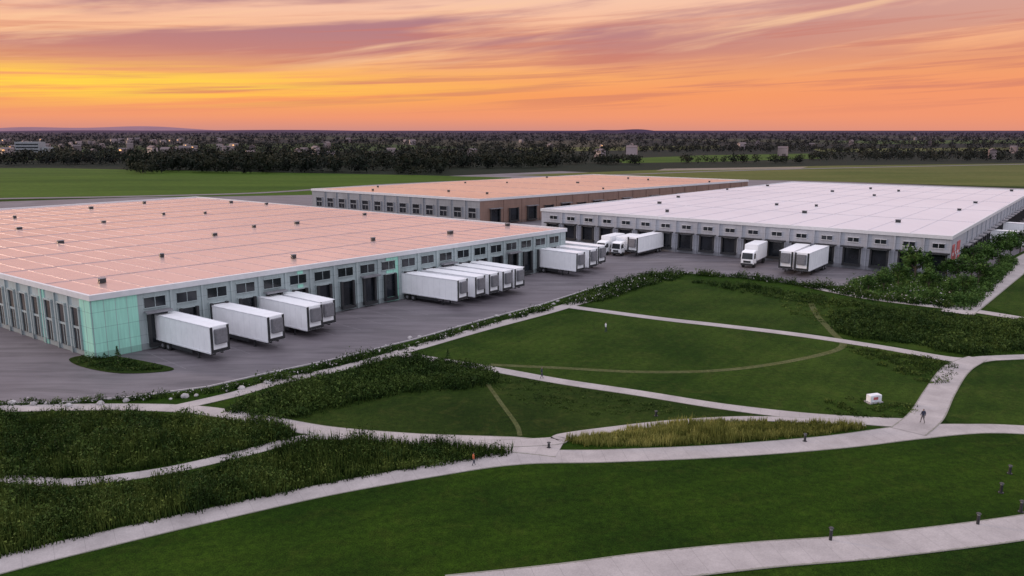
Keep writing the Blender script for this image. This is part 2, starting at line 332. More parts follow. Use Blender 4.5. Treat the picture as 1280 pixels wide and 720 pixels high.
# ---------------- buildings
def building(q,h,mwall_,mroof_,faces,vent=(6,5),ribs=(20,8),seam=None,front=None):
    root=empty('warehouse',(0,0,0)); q=[Vector((p[0],p[1],0)) for p in q]; c=sum(q,Vector())/4
    bm=bmesh.new(); lo=[bm.verts.new((p.x,p.y,0)) for p in q]; hi=[bm.verts.new((p.x,p.y,h)) for p in q]
    for i in range(4):
        f=bm.faces.new([lo[i],lo[(i+1)%4],hi[(i+1)%4],hi[i]])
        if front is not None and i==0: f.material_index=1
    bm.faces.new(hi); me=bm2me(bm,'walls',mwall_)
    if front is not None: me.materials.append(front)
    obj('walls',me,parent=root)
    def off(p,k): d=(p-c); return p+d.normalized()*k
    ring=[[off(p,k) for p in q] for k in (.35,-.35)]
    bm=bmesh.new(); V=[]
    for z in (h-.45,h+.3): V.append([[bm.verts.new((p.x,p.y,z)) for p in r] for r in ring])
    for i in range(4):
        j=(i+1)%4
        bm.faces.new([V[1][0][i],V[1][0][j],V[1][1][j],V[1][1][i]]); bm.faces.new([V[0][0][i],V[0][0][j],V[1][0][j],V[1][0][i]])
        bm.faces.new([V[0][1][i],V[0][1][j],V[1][1][j],V[1][1][i]]); bm.faces.new([V[0][0][i],V[0][0][j],V[0][1][j],V[0][1][i]])
    obj('parapet',bm2me(bm,'parapet',M['trim']),parent=root)
    bl=lambda s,t:(q[0].lerp(q[1],s)).lerp(q[3].lerp(q[2],s),t)
    bm=bmesh.new(); NS,NTt=12,4; gv=[[None]*(NTt+1) for _ in range(NS+1)]
    for i in range(NS+1):
        for j in range(NTt+1):
            p=bl(.003+.994*i/NS,.003+.994*j/NTt); gv[i][j]=bm.verts.new((p.x,p.y,h+.02+.25*(1-abs(j/NTt*2-1))))
    for i in range(NS):
        for j in range(NTt): bm.faces.new([gv[i][j],gv[i+1][j],gv[i+1][j+1],gv[i][j+1]])
    obj('roof',bm2me(bm,'roof',mroof_),parent=root)
    bm=bmesh.new()
    def roofz(t): return h+.02+.25*(1-abs(t*2-1))
    for i in range(1,ribs[0]):
        s=i/ribs[0]
        for t0,t1 in((.005,.5),(.5,.995)):
            p0=bl(s,t0); p1=bl(s,t1); d=(p1-p0).normalized(); n=Vector((-d.y,d.x,0))*.06; za,zb=roofz(t0)+.05,roofz(t1)+.05
            vs=[bm.verts.new((p.x,p.y,z)) for p,z in((p0-n,za-.06),(p0+n,za-.06),(p1+n,zb-.06),(p1-n,zb-.06),(p0-n,za),(p0+n,za),(p1+n,zb),(p1-n,zb))]
            for f in((4,5,6,7),(0,1,5,4),(1,2,6,5),(2,3,7,6),(3,0,4,7)): bm.faces.new([vs[k] for k in f])
    for j in range(1,ribs[1]):
        t=j/ribs[1]; beam(bm,bl(.005,t),bl(.995,t),.18,roofz(t)-.02,roofz(t)+.07)
    obj('roof_seams',bm2me(bm,'roof_seams',seam or M['seam']),parent=root)
    bm=bmesh.new(); bm2=bmesh.new()
    for i in range(vent[0]):
        for j in range(vent[1]):
            p=bl((i+.5+random.uniform(-.4,.4))/vent[0],(j+.5+random.uniform(-.35,.35))/vent[1]); a=random.uniform(.3,.55)
            d=(q[1]-q[0]).normalized(); n=Vector((-d.y,d.x,0))
            fbox(bm,p,d,n,-a,a,-a*.7,a*.7,h+.1,h+.7); fbox(bm2,p,d,n,-a*1.15,a*1.15,-a*.85,a*.85,h+.7,h+.8)
    obj('rooftop_vents',bm2me(bm,'rooftop_vents',M['dark']),parent=root); obj('vent_caps',bm2me(bm2,'vent_caps',M['grey']),parent=root)
    for fi,spec in faces.items():
        a=q[fi]; b=q[(fi+1)%4]
        if spec.get('rev'): a,b=b,a
        d=(b-a); L=d.length; d.normalize(); n=Vector((-d.y,d.x,0))
        if (a+n-c).length<(a-n-c).length: n=-n
        B={k:bmesh.new() for k in('glass','frame','dark','mint','pil','hood')}
        for (u0,u1) in spec.get('mint',[]):
            fbox(B['mint'],a,d,n,u0,u1,.0,.10,.0,h-.5)
            uu=u0+1.5
            while uu<u1-.4: fbox(B['frame'],a,d,n,uu-.03,uu+.03,.10,.12,.05,h-.55); uu+=1.5
        step=spec['step']; k=0; u=spec.get('start',3)
        while u<L-2:
            w=spec['w']; z0,z1=spec['z']; w2=w/2
            ty=spec['type']
            fbox(B['glass'],a,d,n,u-w2,u+w2,0,.13,z0,z1)
            for s in(-1,1): fbox(B['frame'],a,d,n,u+s*(w2+.1)-.1,u+s*(w2+.1)+.1,0,.32,z0,z1+.2)
            fbox(B['frame'],a,d,n,u-w2,u+w2,0,.30,z1,z1+.2)
            if ty=='win':
                fbox(B['frame'],a,d,n,u-w2,u+w2,.13,.2,(z0+z1)*.5,(z0+z1)*.5+.3); fbox(B['frame'],a,d,n,u-.05,u+.05,.13,.18,z0,(z0+z1)*.5)
            else:
                fbox(B['dark'],a,d,n,u-w2-.1,u-w2+.3,.32,.7,z0,z1+.1); fbox(B['dark'],a,d,n,u+w2-.3,u+w2+.1,.32,.7,z0,z1+.1)
                fbox(B['dark'],a,d,n,u-w2-.1,u+w2+.1,.32,.9,z0-.5,z0-.02)
                if k%spec.get('every',1)==0: fbox(B['hood'],a,d,n,u-w2-.5,u+w2+.5,.33,1.5,z1+.25,z1+.5)
                if spec.get('upper'):
                    uz0,uz1,uw=spec['upper']; fbox(B['glass'],a,d,n,u-uw/2,u+uw/2,0,.12,uz0,uz1)
                    fbox(B['frame'],a,d,n,u-uw/2-.12,u+uw/2+.12,0,.2,uz0-.13,uz0-.01); fbox(B['frame'],a,d,n,u-uw/2-.12,u+uw/2+.12,0,.2,uz1+.01,uz1+.12)
                    fbox(B['frame'],a,d,n,u-.04,u+.04,.12,.16,uz0,uz1)
            pu=u+step/2
            if pu<L-.5 : fbox(B['pil'],a,d,n,pu-.16,pu+.16,0,.22,0,h-.5)
            u+=step; k+=1
        for k_,m_ in(('glass','glass'),('frame',spec.get('fr','trim')),('dark','dark'),('mint','mint'),('pil','trim2'),('hood',spec.get('hood','grey'))):
            mm=(front if (front is not None and fi==0) else mwall_) if m_=='trim2' else M[m_]
            nm={'glass':'windows','frame':'window_frames','dark':'dock_bumpers','mint':'accent_panels','pil':'pilasters','hood':'dock_canopies'}[k_]
            if len(B[k_].verts): obj(nm,bm2me(B[k_],nm,mm),parent=root)
            else: B[k_].free()
    return root
A=(-55.5,102.9);Bc=(11.9,176.6);C=(-103.7,263);D=(-171,189.5)
b1=building([A,Bc,C,D],8.45,M['wall1'],M['roof1'],{
  0:dict(type='dock',step=4.6,start=8.4,w=2.6,z=(.9,5.0),upper=(5.9,7.3,2.9),every=4,mint=[(.1,6.0),(31.3,32.3),(49.3,52.0)],fr='wall1'),
  3:dict(type='win',step=4.0,start=4.2,w=1.9,z=(.8,6.6),rev=True,mint=[(.1,2.9),(13.4,14.9)],fr='wall1')},vent=(6,4),ribs=(24,10))
L2=(8.25,222.9);R2=(90.5,163.5);RF=(191,294);LF=(119,342)
b2=building([L2,R2,RF,LF],8.4,M['wall2'],M['roof2'],{
  0:dict(type='dock',step=5.6,start=4,w=3.6,z=(1.2,4.6),upper=(6.0,6.9,2.2),every=1,hood='dark',fr='trim'),
  1:dict(type='dock',step=7,start=16,w=3.4,z=(1.3,4.8),every=1)},vent=(4,4),ribs=(12,5),seam=M['seam2'])
N3=(-10.2,254.4);L3=(-74.7,300);R3=(103.6,353.6);F3=(40,400)
b3=building([L3,N3,R3,F3],8.4,M['wall3'],M['roof3'],{
  0:dict(type='win',step=6,start=4,w=3,z=(2.5,5.6),fr='wall3b'),
  1:dict(type='dock',step=8,start=6,w=4,z=(1,5),every=2,fr='wall3')},vent=(4,3),ribs=(18,6),front=M['wall3b'])
bm=bmesh.new(); a=Vector((R2[0],R2[1],0)); d=(Vector((RF[0],RF[1],0))-a).normalized(); n=Vector((d.y,-d.x,0))
for u,w,z0,z1 in((1.5,2.4,3.4,6.6),(4.6,1.6,2.8,5.0),(7,3.4,4.2,6.8),(9,2.0,2.0,3.6)): fbox(bm,a,d,n,u,u+w,.02,.16,z0,z1)
obj('wall_sign',bm2me(bm,'wall_sign',M['red']),parent=b2)
bm=bmesh.new()
for u in(2.0,5.0,7.6): fbox(bm,a,d,n,u,u+.9,.16,.2,4.3,4.9)
obj('sign_letters',bm2me(bm,'sign_letters',M['white']),parent=b2)
# ---------------- vehicles
def trailer_parts(L):
    P=[]
    bm=bmesh.new(); abox(bm,0,L,-1.35,1.35,1.15,4.55); bmesh.ops.bevel(bm,geom=bm.edges[:],offset=.06,segments=2,affect='EDGES'); P.append(('body',bm2me(bm,'body',M['white'])))
    bm=bmesh.new()
    for s in(-1,1):
        n=int(L/1.2)
        for i in range(1,n):
            x=L*i/n; y0=s*1.345; abox(bm,x-.02,x+.02,min(y0,s*1.365),max(y0,s*1.365),1.4,4.4)
        abox(bm,.05,L-.05,min(s*1.34,s*1.385),max(s*1.34,s*1.385),1.1,1.28); abox(bm,.05,L-.05,min(s*1.34,s*1.385),max(s*1.34,s*1.385),4.43,4.57)
    P.append(('side_rails',bm2me(bm,'side_rails',M['white2'])))
    bm=bmesh.new(); 
    for s in(-1,1): abox(bm,.3,L-.4,s*.55-.1,s*.55+.1,.85,1.14)
    for x in(L-3.4,): 
        for s in(-1,1): abox(bm,x-.08,x+.08,s*.9-.08,s*.9+.08,.05,1.0); abox(bm,x-.2,x+.2,s*.9-.18,s*.9+.18,0,.05)
    abox(bm,3.6,L-4.2,-1.3,-1.26,.55,1.12); abox(bm,3.6,L-4.2,1.26,1.3,.55,1.12)
    abox(bm,L+.01,L+.06,-1.33,-1.0,1.2,4.5); abox(bm,L+.01,L+.06,1.0,1.33,1.2,4.5); abox(bm,L+.01,L+.06,-.98,.98,1.2,1.6)
    P.append(('chassis',bm2me(bm,'chassis',M['dark'])))
    bm=bmesh.new(); abox(bm,L+.01,L+.5,-.85,.85,2.3,4.2); bmesh.ops.bevel(bm,geom=bm.edges[:],offset=.08,segments=2,affect='EDGES'); abox(bm,L+.5,L+.54,-.6,.6,2.5,3.2); P.append(('cooling_unit',bm2me(bm,'cooling_unit',M['grey'])))
    bm=bmesh.new()
    for x in(1.4,2.7):
        for s in(-1,1): cyl(bm,Vector((x,s*1.05,.52)),'y',.52,.5,18)
    P.append(('wheels',bm2me(bm,'wheels',M['rubber'])))
    bm=bmesh.new()
    for x in(1.4,2.7):
        for s in(-1,1): cyl(bm,Vector((x,s*1.31,.52)),'y',.24,.04,12)
    P.append(('hubs',bm2me(bm,'hubs',M['grey']))); return P
def cab_prof(bm,pts,w):
    a=[bm.verts.new((x,-w,z)) for x,z in pts]; b=[bm.verts.new((x,w,z)) for x,z in pts]; bm.faces.new(a); bm.faces.new(b[::-1])
    for i in range(len(pts)): bm.faces.new([a[i],a[(i+1)%len(pts)],b[(i+1)%len(pts)],b[i]])
def truck_parts(L):
    P=[]; bx=L-2.5
    bm=bmesh.new(); abox(bm,0,bx,-1.3,1.3,1.2,4.3); bmesh.ops.bevel(bm,geom=bm.edges[:],offset=.06,segments=2,affect='EDGES'); P.append(('cargo_box',bm2me(bm,'cargo_box',M['white'])))
    bm=bmesh.new(); cab_prof(bm,[(bx+.25,.7),(L,.7),(L+.02,1.7),(L-.25,3.0),(L-.6,3.2),(bx+.25,3.35)],1.2); bmesh.ops.bevel(bm,geom=bm.edges[:],offset=.08,segments=2,affect='EDGES'); P.append(('cab',bm2me(bm,'cab',M['white'])))
    bm=bmesh.new(); vs=[bm.verts.new(v) for v in((L+.04,-1.05,1.75),(L+.04,1.05,1.75),(L-.2,.98,2.92),(L-.2,-.98,2.92),(L-.1,-1.05,1.75),(L-.1,1.05,1.75),(L-.34,.98,2.92),(L-.34,-.98,2.92))]
    for f in((0,1,2,3),(4,5,6,7),(0,1,5,4),(1,2,6,5),(2,3,7,6),(3,0,4,7)): bm.faces.new([vs[i] for i in f])
    for s in(-1,1): abox(bm,L-1.5,L-.5,min(s*1.19,s*1.215),max(s*1.19,s*1.215),1.85,2.8)
    P.append(('windshield',bm2me(bm,'windshield',M['glass'])))
    bm=bmesh.new(); abox(bm,.2,L-.2,-.5,.5,.75,1.0); abox(bm,L+.03,L+.12,-1.15,1.15,.55,.95); abox(bm,L+.03,L+.06,-.7,.7,1.05,1.45)
    for s in(-1,1): abox(bm,L-.3,L-.15,s*1.4-.1,s*1.4+.1,1.9,2.6)
    P.append(('bumper',bm2me(bm,'bumper',M['dark'])))
    bm=bmesh.new()
    for x in(1.6,L-1.2):
        for s in(-1,1): cyl(bm,Vector((x,s*1.02,.5)),'y',.5,.42,18)
    P.append(('wheels',bm2me(bm,'wheels',M['rubber']))); return P
PT=trailer_parts(12.4); PS=trailer_parts(10.4); PB=truck_parts(9.5)
def place(name,parts,L,px,py,ang,side,s=1.0):
    g=G(px,py); a=math.radians(ang); off=Matrix.Rotation(a,3,'Z')@Vector((L*s,side*1.35*s,0)); e=empty(name,g-off,a); e.scale=(s,s,s)
    for n,me in parts: obj(n,me,parent=e)
for px,py,a in((265,454,-36),(336,439,-36),(385,424,-38),(401,417,-40),(572,385,-35),(594,380,-36),(611,376,-38),(628,372,-40),(643,368,-41)): place('semi_trailer',PT,12.4,px,py,a,-1,1.06)
for px,py in((720,347),(736,342),(747,337)): place('semi_trailer',PS,10.4,px,py,-40,-1,1.12)
place('semi_trailer',PT,12.4,797,322,-128,1,1.06); place('box_truck',PB,9.5,757,320,-125,1,1.05); place('box_truck',PB,9.5,776,321,-125,1,1.05)
place('box_truck',PB,9.5,942,336,-122,1,1.15); place('semi_trailer',PT,12.4,990,344,-124,1,1.1); place('semi_trailer',PT,12.4,1010,347,-127,1,1.12)
place('semi_trailer',PS,10.4,1284,313,-38,-1); place('semi_trailer',PS,10.4,1278,300,-38,-1)
bm=bmesh.new(); a=Vector((A[0],A[1],0)); d=(Vector((Bc[0],Bc[1],0))-a).normalized(); n=Vector((d.y,-d.x,0))
for i in range(19): fbox(bm,a,d,n,6.1+4.6*i-.05,6.1+4.6*i+.05,1,13,.010,.014)
a=Vector((L2[0],L2[1],0)); d=(Vector((R2[0],R2[1],0))-a).normalized(); n=Vector((d.y,-d.x,0))
if n.y>0:n=-n
for i in range(17): fbox(bm,a,d,n,1.2+5.6*i-.05,1.2+5.6*i+.05,1,13,.010,.014)
obj('bay_markings',bm2me(bm,'bay_markings',M['line']))
# ---------------- vegetation masses
PM1=[(-160,515),(0,519),(120,518),(250,523),(340,534),(368,546),(330,557),(240,576),(130,594),(60,597),(-160,592)]
PM2=[(-160,611),(60,613),(180,604),(300,579),(400,557),(520,556),(610,563),(640,567),(560,580),(420,603),(260,637),(120,668),(0,697),(-160,735)]
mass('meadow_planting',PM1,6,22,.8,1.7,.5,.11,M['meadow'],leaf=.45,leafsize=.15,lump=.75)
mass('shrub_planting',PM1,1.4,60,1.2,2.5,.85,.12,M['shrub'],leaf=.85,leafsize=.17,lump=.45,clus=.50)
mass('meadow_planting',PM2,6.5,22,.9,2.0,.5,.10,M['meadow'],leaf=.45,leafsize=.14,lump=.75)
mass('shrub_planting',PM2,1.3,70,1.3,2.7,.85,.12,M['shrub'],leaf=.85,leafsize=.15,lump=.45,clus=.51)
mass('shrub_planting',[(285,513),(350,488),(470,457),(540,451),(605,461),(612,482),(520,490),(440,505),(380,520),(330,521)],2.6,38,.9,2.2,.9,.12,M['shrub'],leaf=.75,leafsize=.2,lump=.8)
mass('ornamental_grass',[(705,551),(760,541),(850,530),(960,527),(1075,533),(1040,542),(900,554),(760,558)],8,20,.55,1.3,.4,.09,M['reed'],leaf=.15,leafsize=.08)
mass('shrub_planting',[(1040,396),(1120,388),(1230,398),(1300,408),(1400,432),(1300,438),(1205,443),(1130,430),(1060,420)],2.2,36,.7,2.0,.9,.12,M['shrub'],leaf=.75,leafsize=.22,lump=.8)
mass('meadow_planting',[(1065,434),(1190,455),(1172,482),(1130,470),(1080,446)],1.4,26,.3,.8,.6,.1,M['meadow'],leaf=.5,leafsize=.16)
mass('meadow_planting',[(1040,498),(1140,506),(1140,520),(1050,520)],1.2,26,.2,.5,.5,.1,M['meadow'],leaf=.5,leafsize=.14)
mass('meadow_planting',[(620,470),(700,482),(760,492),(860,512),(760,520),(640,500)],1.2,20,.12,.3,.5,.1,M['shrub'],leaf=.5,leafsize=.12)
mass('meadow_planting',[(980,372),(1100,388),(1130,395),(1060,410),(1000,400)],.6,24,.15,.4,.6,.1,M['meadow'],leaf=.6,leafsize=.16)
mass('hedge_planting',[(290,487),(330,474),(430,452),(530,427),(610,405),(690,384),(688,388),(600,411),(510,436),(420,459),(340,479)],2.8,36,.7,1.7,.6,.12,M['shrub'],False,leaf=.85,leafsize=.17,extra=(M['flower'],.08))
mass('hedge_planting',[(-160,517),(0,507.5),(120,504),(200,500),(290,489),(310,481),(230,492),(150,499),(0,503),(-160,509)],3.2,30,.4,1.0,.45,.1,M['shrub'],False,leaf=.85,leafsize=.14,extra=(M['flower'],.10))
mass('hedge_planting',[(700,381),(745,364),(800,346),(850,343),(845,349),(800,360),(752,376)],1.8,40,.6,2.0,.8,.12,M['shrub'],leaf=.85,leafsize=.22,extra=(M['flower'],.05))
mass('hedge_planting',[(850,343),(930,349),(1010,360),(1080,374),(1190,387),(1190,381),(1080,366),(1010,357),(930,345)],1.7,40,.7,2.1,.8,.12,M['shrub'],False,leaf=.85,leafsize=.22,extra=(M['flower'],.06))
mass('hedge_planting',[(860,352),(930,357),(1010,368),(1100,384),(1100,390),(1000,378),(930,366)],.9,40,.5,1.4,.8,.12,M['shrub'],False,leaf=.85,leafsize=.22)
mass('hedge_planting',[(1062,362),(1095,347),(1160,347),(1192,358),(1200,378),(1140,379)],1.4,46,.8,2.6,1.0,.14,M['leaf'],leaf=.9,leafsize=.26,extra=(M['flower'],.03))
mass('hedge_planting',[(1195,384),(1196,362),(1238,342),(1256,324),(1268,330),(1242,358),(1214,386)],1.4,46,1.0,3.0,1.0,.14,M['leaf'],leaf=.9,leafsize=.26)
mass('hedge_planting',[(1262,408),(1300,398),(1380,398),(1300,418)],1.5,40,.6,1.4,.8,.12,M['shrub'],leaf=.85,leafsize=.2)
mass('hedge_planting',[(100,452),(135,447),(180,456),(200,461),(150,464),(108,457)],2.2,40,.4,1.0,.6,.12,M['shrub'],leaf=.8,leafsize=.18)
bm=bmesh.new()
def rocks(line,sp,s0,s1,j):
    for x,y in along(line,sp,j):
        s=random.uniform(s0,s1); r=bmesh.ops.create_icosphere(bm,subdivisions=2,radius=s,matrix=Matrix.Translation((x,y,s*.3)))
        ax=random.uniform(.7,1.3)
        for v in r['verts']:
            v.co.x=x+(v.co.x-x)*ax+random.gauss(0,.07)*s; v.co.y+=random.gauss(0,.07)*s; v.co.z=max(0,v.co.z*.8+random.gauss(0,.05)*s)
rocks([(-150,513),(0,505),(100,505),(200,499),(300,486),(345,475)],2.2,.16,.48,.3)
rocks([(480,432),(600,402),(700,378),(770,356)],3.2,.15,.4,.5)
obj('boulders',bm2me(bm,'boulders',M['stone']))
# trees
def tree_mesh(h,cr,K,conifer=False):
    bm=bmesh.new()
    def limb(p0,p1,r0,r1,seg=7):
        d=(p1-p0); q=d.to_track_quat('Z','Y').to_matrix().to_4x4()
        bmesh.ops.create_cone(bm,cap_ends=True,segments=seg,radius1=r0,radius2=r1,depth=d.length,matrix=Matrix.Translation((p0+p1)/2)@q)
    limb(Vector((0,0,0)),Vector((.05*h*.3,0,h*.85)),h*.028,h*.008)
    cl=[]
    for i in range(11):
        a=i*2.4+random.random(); z0=h*random.uniform(.22,.6); e=Vector((math.cos(a)*cr*random.uniform(.4,.85),math.sin(a)*cr*random.uniform(.4,.85),z0+h*random.uniform(.08,.32)))
        limb(Vector((0,0,z0)),e,h*.011,h*.003,5); cl.append((e,cr*random.uniform(.3,.5)))
    cl.append((Vector((0,0,h*.85)),cr*.4)); cl.append((Vector((0,0,h*.6)),cr*.45))
    tr=bm2me(bm,'trunk',M['bark'])
    n=K; V=np.zeros((n,3,3)); c=np.zeros((n,3)); rn=np.zeros(n); tip=np.zeros(n)
    for i in range(n):
        if conifer:
            t=random.random()**1.3; z=h*(.08+.92*t); r=cr*(1-t)*random.uniform(.45,1)*(.8+.2*math.sin(z*7)); a=random.random()*6.28; c[i]=(r*math.cos(a),r*math.sin(a),z); rn[i]=random.random(); tip[i]=r/cr
        else:
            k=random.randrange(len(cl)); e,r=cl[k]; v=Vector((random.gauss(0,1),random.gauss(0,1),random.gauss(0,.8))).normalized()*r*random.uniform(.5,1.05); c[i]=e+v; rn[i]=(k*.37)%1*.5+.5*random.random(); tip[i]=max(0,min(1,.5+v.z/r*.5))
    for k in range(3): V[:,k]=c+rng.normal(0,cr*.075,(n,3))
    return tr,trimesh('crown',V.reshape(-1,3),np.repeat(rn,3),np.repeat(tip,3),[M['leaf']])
TP=[tree_mesh(6,2.2,1500),tree_mesh(5,1.9,1300),tree_mesh(5.5,1.4,1300,True),tree_mesh(2.2,.8,700,True)]
def tree(px,py,k,s,name='tree'):
    e=empty(name,G(px,py),random.random()*6.28); e.scale=(s,s,s*random.uniform(.9,1.1)); obj('trunk',TP[k][0],parent=e); obj('crown',TP[k][1],parent=e)
for px,py,k,s in((1143,352,0,1.3),(1122,362,1,1.0),(1160,366,1,1.0),(1182,352,1,1.0),(1196,354,0,1.0),(1214,347,0,1.25),(1232,338,1,1.35),(1248,331,0,1.2),(1205,372,1,.9),(1222,358,0,1.0),(1188,374,1,.75),(1104,366,1,.85),(1262,324,1,1.2),(1168,380,1,.5),(1275,316,0,1.0),(1085,366,1,.7)): tree(px,py,k,s)
tree(148,455,3,1.0,'conifer_shrub'); tree(1133,348,2,1.15,'conifer_tree'); tree(1066,364,3,.9,'conifer_shrub')
tree(560,447,3,.6,'conifer_shrub')
def belt(name,regs,K,sz):
    Ps=[];Hs=[]
    for x0,x1,y0,y1,N,h0,h1 in regs:
        for _ in range(N):
            p=G(random.uniform(x0,x1),random.uniform(y0,y1)); Ps.append((p.x,p.y)); Hs.append(random.uniform(h0,h1))
    P=np.array(Ps);Hh=np.array(Hs);N=len(P);idx=np.repeat(np.arange(N),K);n=len(idx)
    v=rng.normal(0,1,(n,3)); v/=np.linalg.norm(v,axis=1)[:,None]; v*=rng.uniform(.45,1.05,n)[:,None]
    R=Hh[idx]*rng.uniform(.42,.6,N)[idx]; c=np.zeros((n,3)); c[:,0]=P[idx,0]+v[:,0]*R; c[:,1]=P[idx,1]+v[:,1]*R; c[:,2]=Hh[idx]*(.55+.45*v[:,2])
    V=np.zeros((n,3,3))
    for k in range(3): V[:,k]=c+rng.normal(0,1,(n,3))*(Hh[idx]*sz)[:,None]
    V[:,:,2]=np.maximum(V[:,:,2],.1)
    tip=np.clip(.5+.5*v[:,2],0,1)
    me=trimesh(name,V.reshape(-1,3),np.repeat(rng.random(N)[idx]*.7+.3*rng.random(n),3),np.repeat(tip,3),[M['far']]); return obj(name,me)
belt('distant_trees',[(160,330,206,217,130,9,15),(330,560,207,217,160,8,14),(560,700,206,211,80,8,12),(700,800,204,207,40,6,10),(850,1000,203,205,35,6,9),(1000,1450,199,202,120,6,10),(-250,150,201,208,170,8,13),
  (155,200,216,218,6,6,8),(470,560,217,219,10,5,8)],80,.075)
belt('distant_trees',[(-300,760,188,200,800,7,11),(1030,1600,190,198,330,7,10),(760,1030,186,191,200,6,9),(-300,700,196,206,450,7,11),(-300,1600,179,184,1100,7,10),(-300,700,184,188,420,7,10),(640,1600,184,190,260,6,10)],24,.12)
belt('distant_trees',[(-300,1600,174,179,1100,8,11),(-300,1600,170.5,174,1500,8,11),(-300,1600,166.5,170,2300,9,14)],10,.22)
bmW=bmesh.new(); bmR=bmesh.new(); bmL=bmesh.new()
for i in range(95):
    left=random.random()<.72
    p=G(random.uniform(-100,330) if left else random.uniform(330,1400),random.uniform(175,200)); a=random.random()*3.14; s=random.uniform(4,7.5)
    d=Vector((math.cos(a),math.sin(a),0)); n=Vector((-d.y,d.x,0)); hh=random.uniform(6,10)
    fbox(bmW,p,d,n,-s,s,-s*.5,s*.5,0,hh)
    vs=[]
    for u in(-s*1.03,s*1.03):
        for v,z in((-s*.56,hh),(s*.56,hh),(0,hh+s*.35)):
            q=p+d*u+n*v; vs.append(bmR.verts.new((q.x,q.y,z+.02)))
    for f in((0,1,2),(3,4,5),(0,3,5,2),(1,4,5,2),(0,1,4,3)): bmR.faces.new([vs[k] for k in f])
    if random.random()<(.35 if left else .05): fbox(bmL,p,X,Y,-1.1,1.1,-s-1.4,-s-1.0,hh*.8,hh*.8+1.6)
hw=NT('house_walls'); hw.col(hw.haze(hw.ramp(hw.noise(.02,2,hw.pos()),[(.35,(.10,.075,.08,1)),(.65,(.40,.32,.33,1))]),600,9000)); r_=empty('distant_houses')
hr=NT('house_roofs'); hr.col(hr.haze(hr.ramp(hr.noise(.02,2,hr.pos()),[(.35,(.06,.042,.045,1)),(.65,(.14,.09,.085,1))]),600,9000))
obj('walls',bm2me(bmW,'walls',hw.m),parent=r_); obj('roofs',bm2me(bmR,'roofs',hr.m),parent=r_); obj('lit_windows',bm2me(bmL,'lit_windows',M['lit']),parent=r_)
bm=bmesh.new(); p=G(35,196); fbox(bm,p,X,Y,-14,14,0,14,0,17); fbox(bm,p,X,Y,17,24,0,12,0,11); bk=empty('office_block'); obj('walls',bm2me(bm,'walls',M['wall3b']),parent=bk)
bm=bmesh.new()
for z in(3,6.5,10,13.5): fbox(bm,p,X,Y,-13,13,-.2,0-.01,z,z+1.4)
obj('windows',bm2me(bm,'windows',M['glass']),parent=bk)
def hill(x0,x1,dist,hmax,colr,seed):
    m=NT('hill_haze'); n=m.noise(.002,4,m.pos()); m.col(m.ramp(n,[(.3,colr),(.7,tuple(c*1.15 for c in colr[:3])+(1,))])); m.rough(1,0)  # hill surface painted purple for atmospheric haze; tones given per call
    bm=bmesh.new(); N=60; prev=None
    for i in range(N+1):
        t=i/N; px=x0+(x1-x0)*t; X_=(px-640)/1000*dist; e=math.sin(math.pi*t)**.6*(.6+.25*math.sin(t*9+seed)+.15*math.sin(t*23+seed*2))*hmax
        row=[bm.verts.new((X_,dist-900,0)),bm.verts.new((X_,dist-350,e*.7)),bm.verts.new((X_,dist,e)),bm.verts.new((X_,dist+900,0))]
        if prev:
            for k in range(3): bm.faces.new([prev[k],row[k],row[k+1],prev[k+1]])
        prev=row
    obj('hills',bm2me(bm,'hills',m.m),smooth=True)
hill(-300,330,15000,140,(.26,.15,.18,1),1); hill(660,880,11000,50,(.055,.040,.065,1),3); hill(380,1500,14000,30,(.07,.048,.075,1),5); hill(-400,700,13000,44,(.08,.054,.08,1),2)
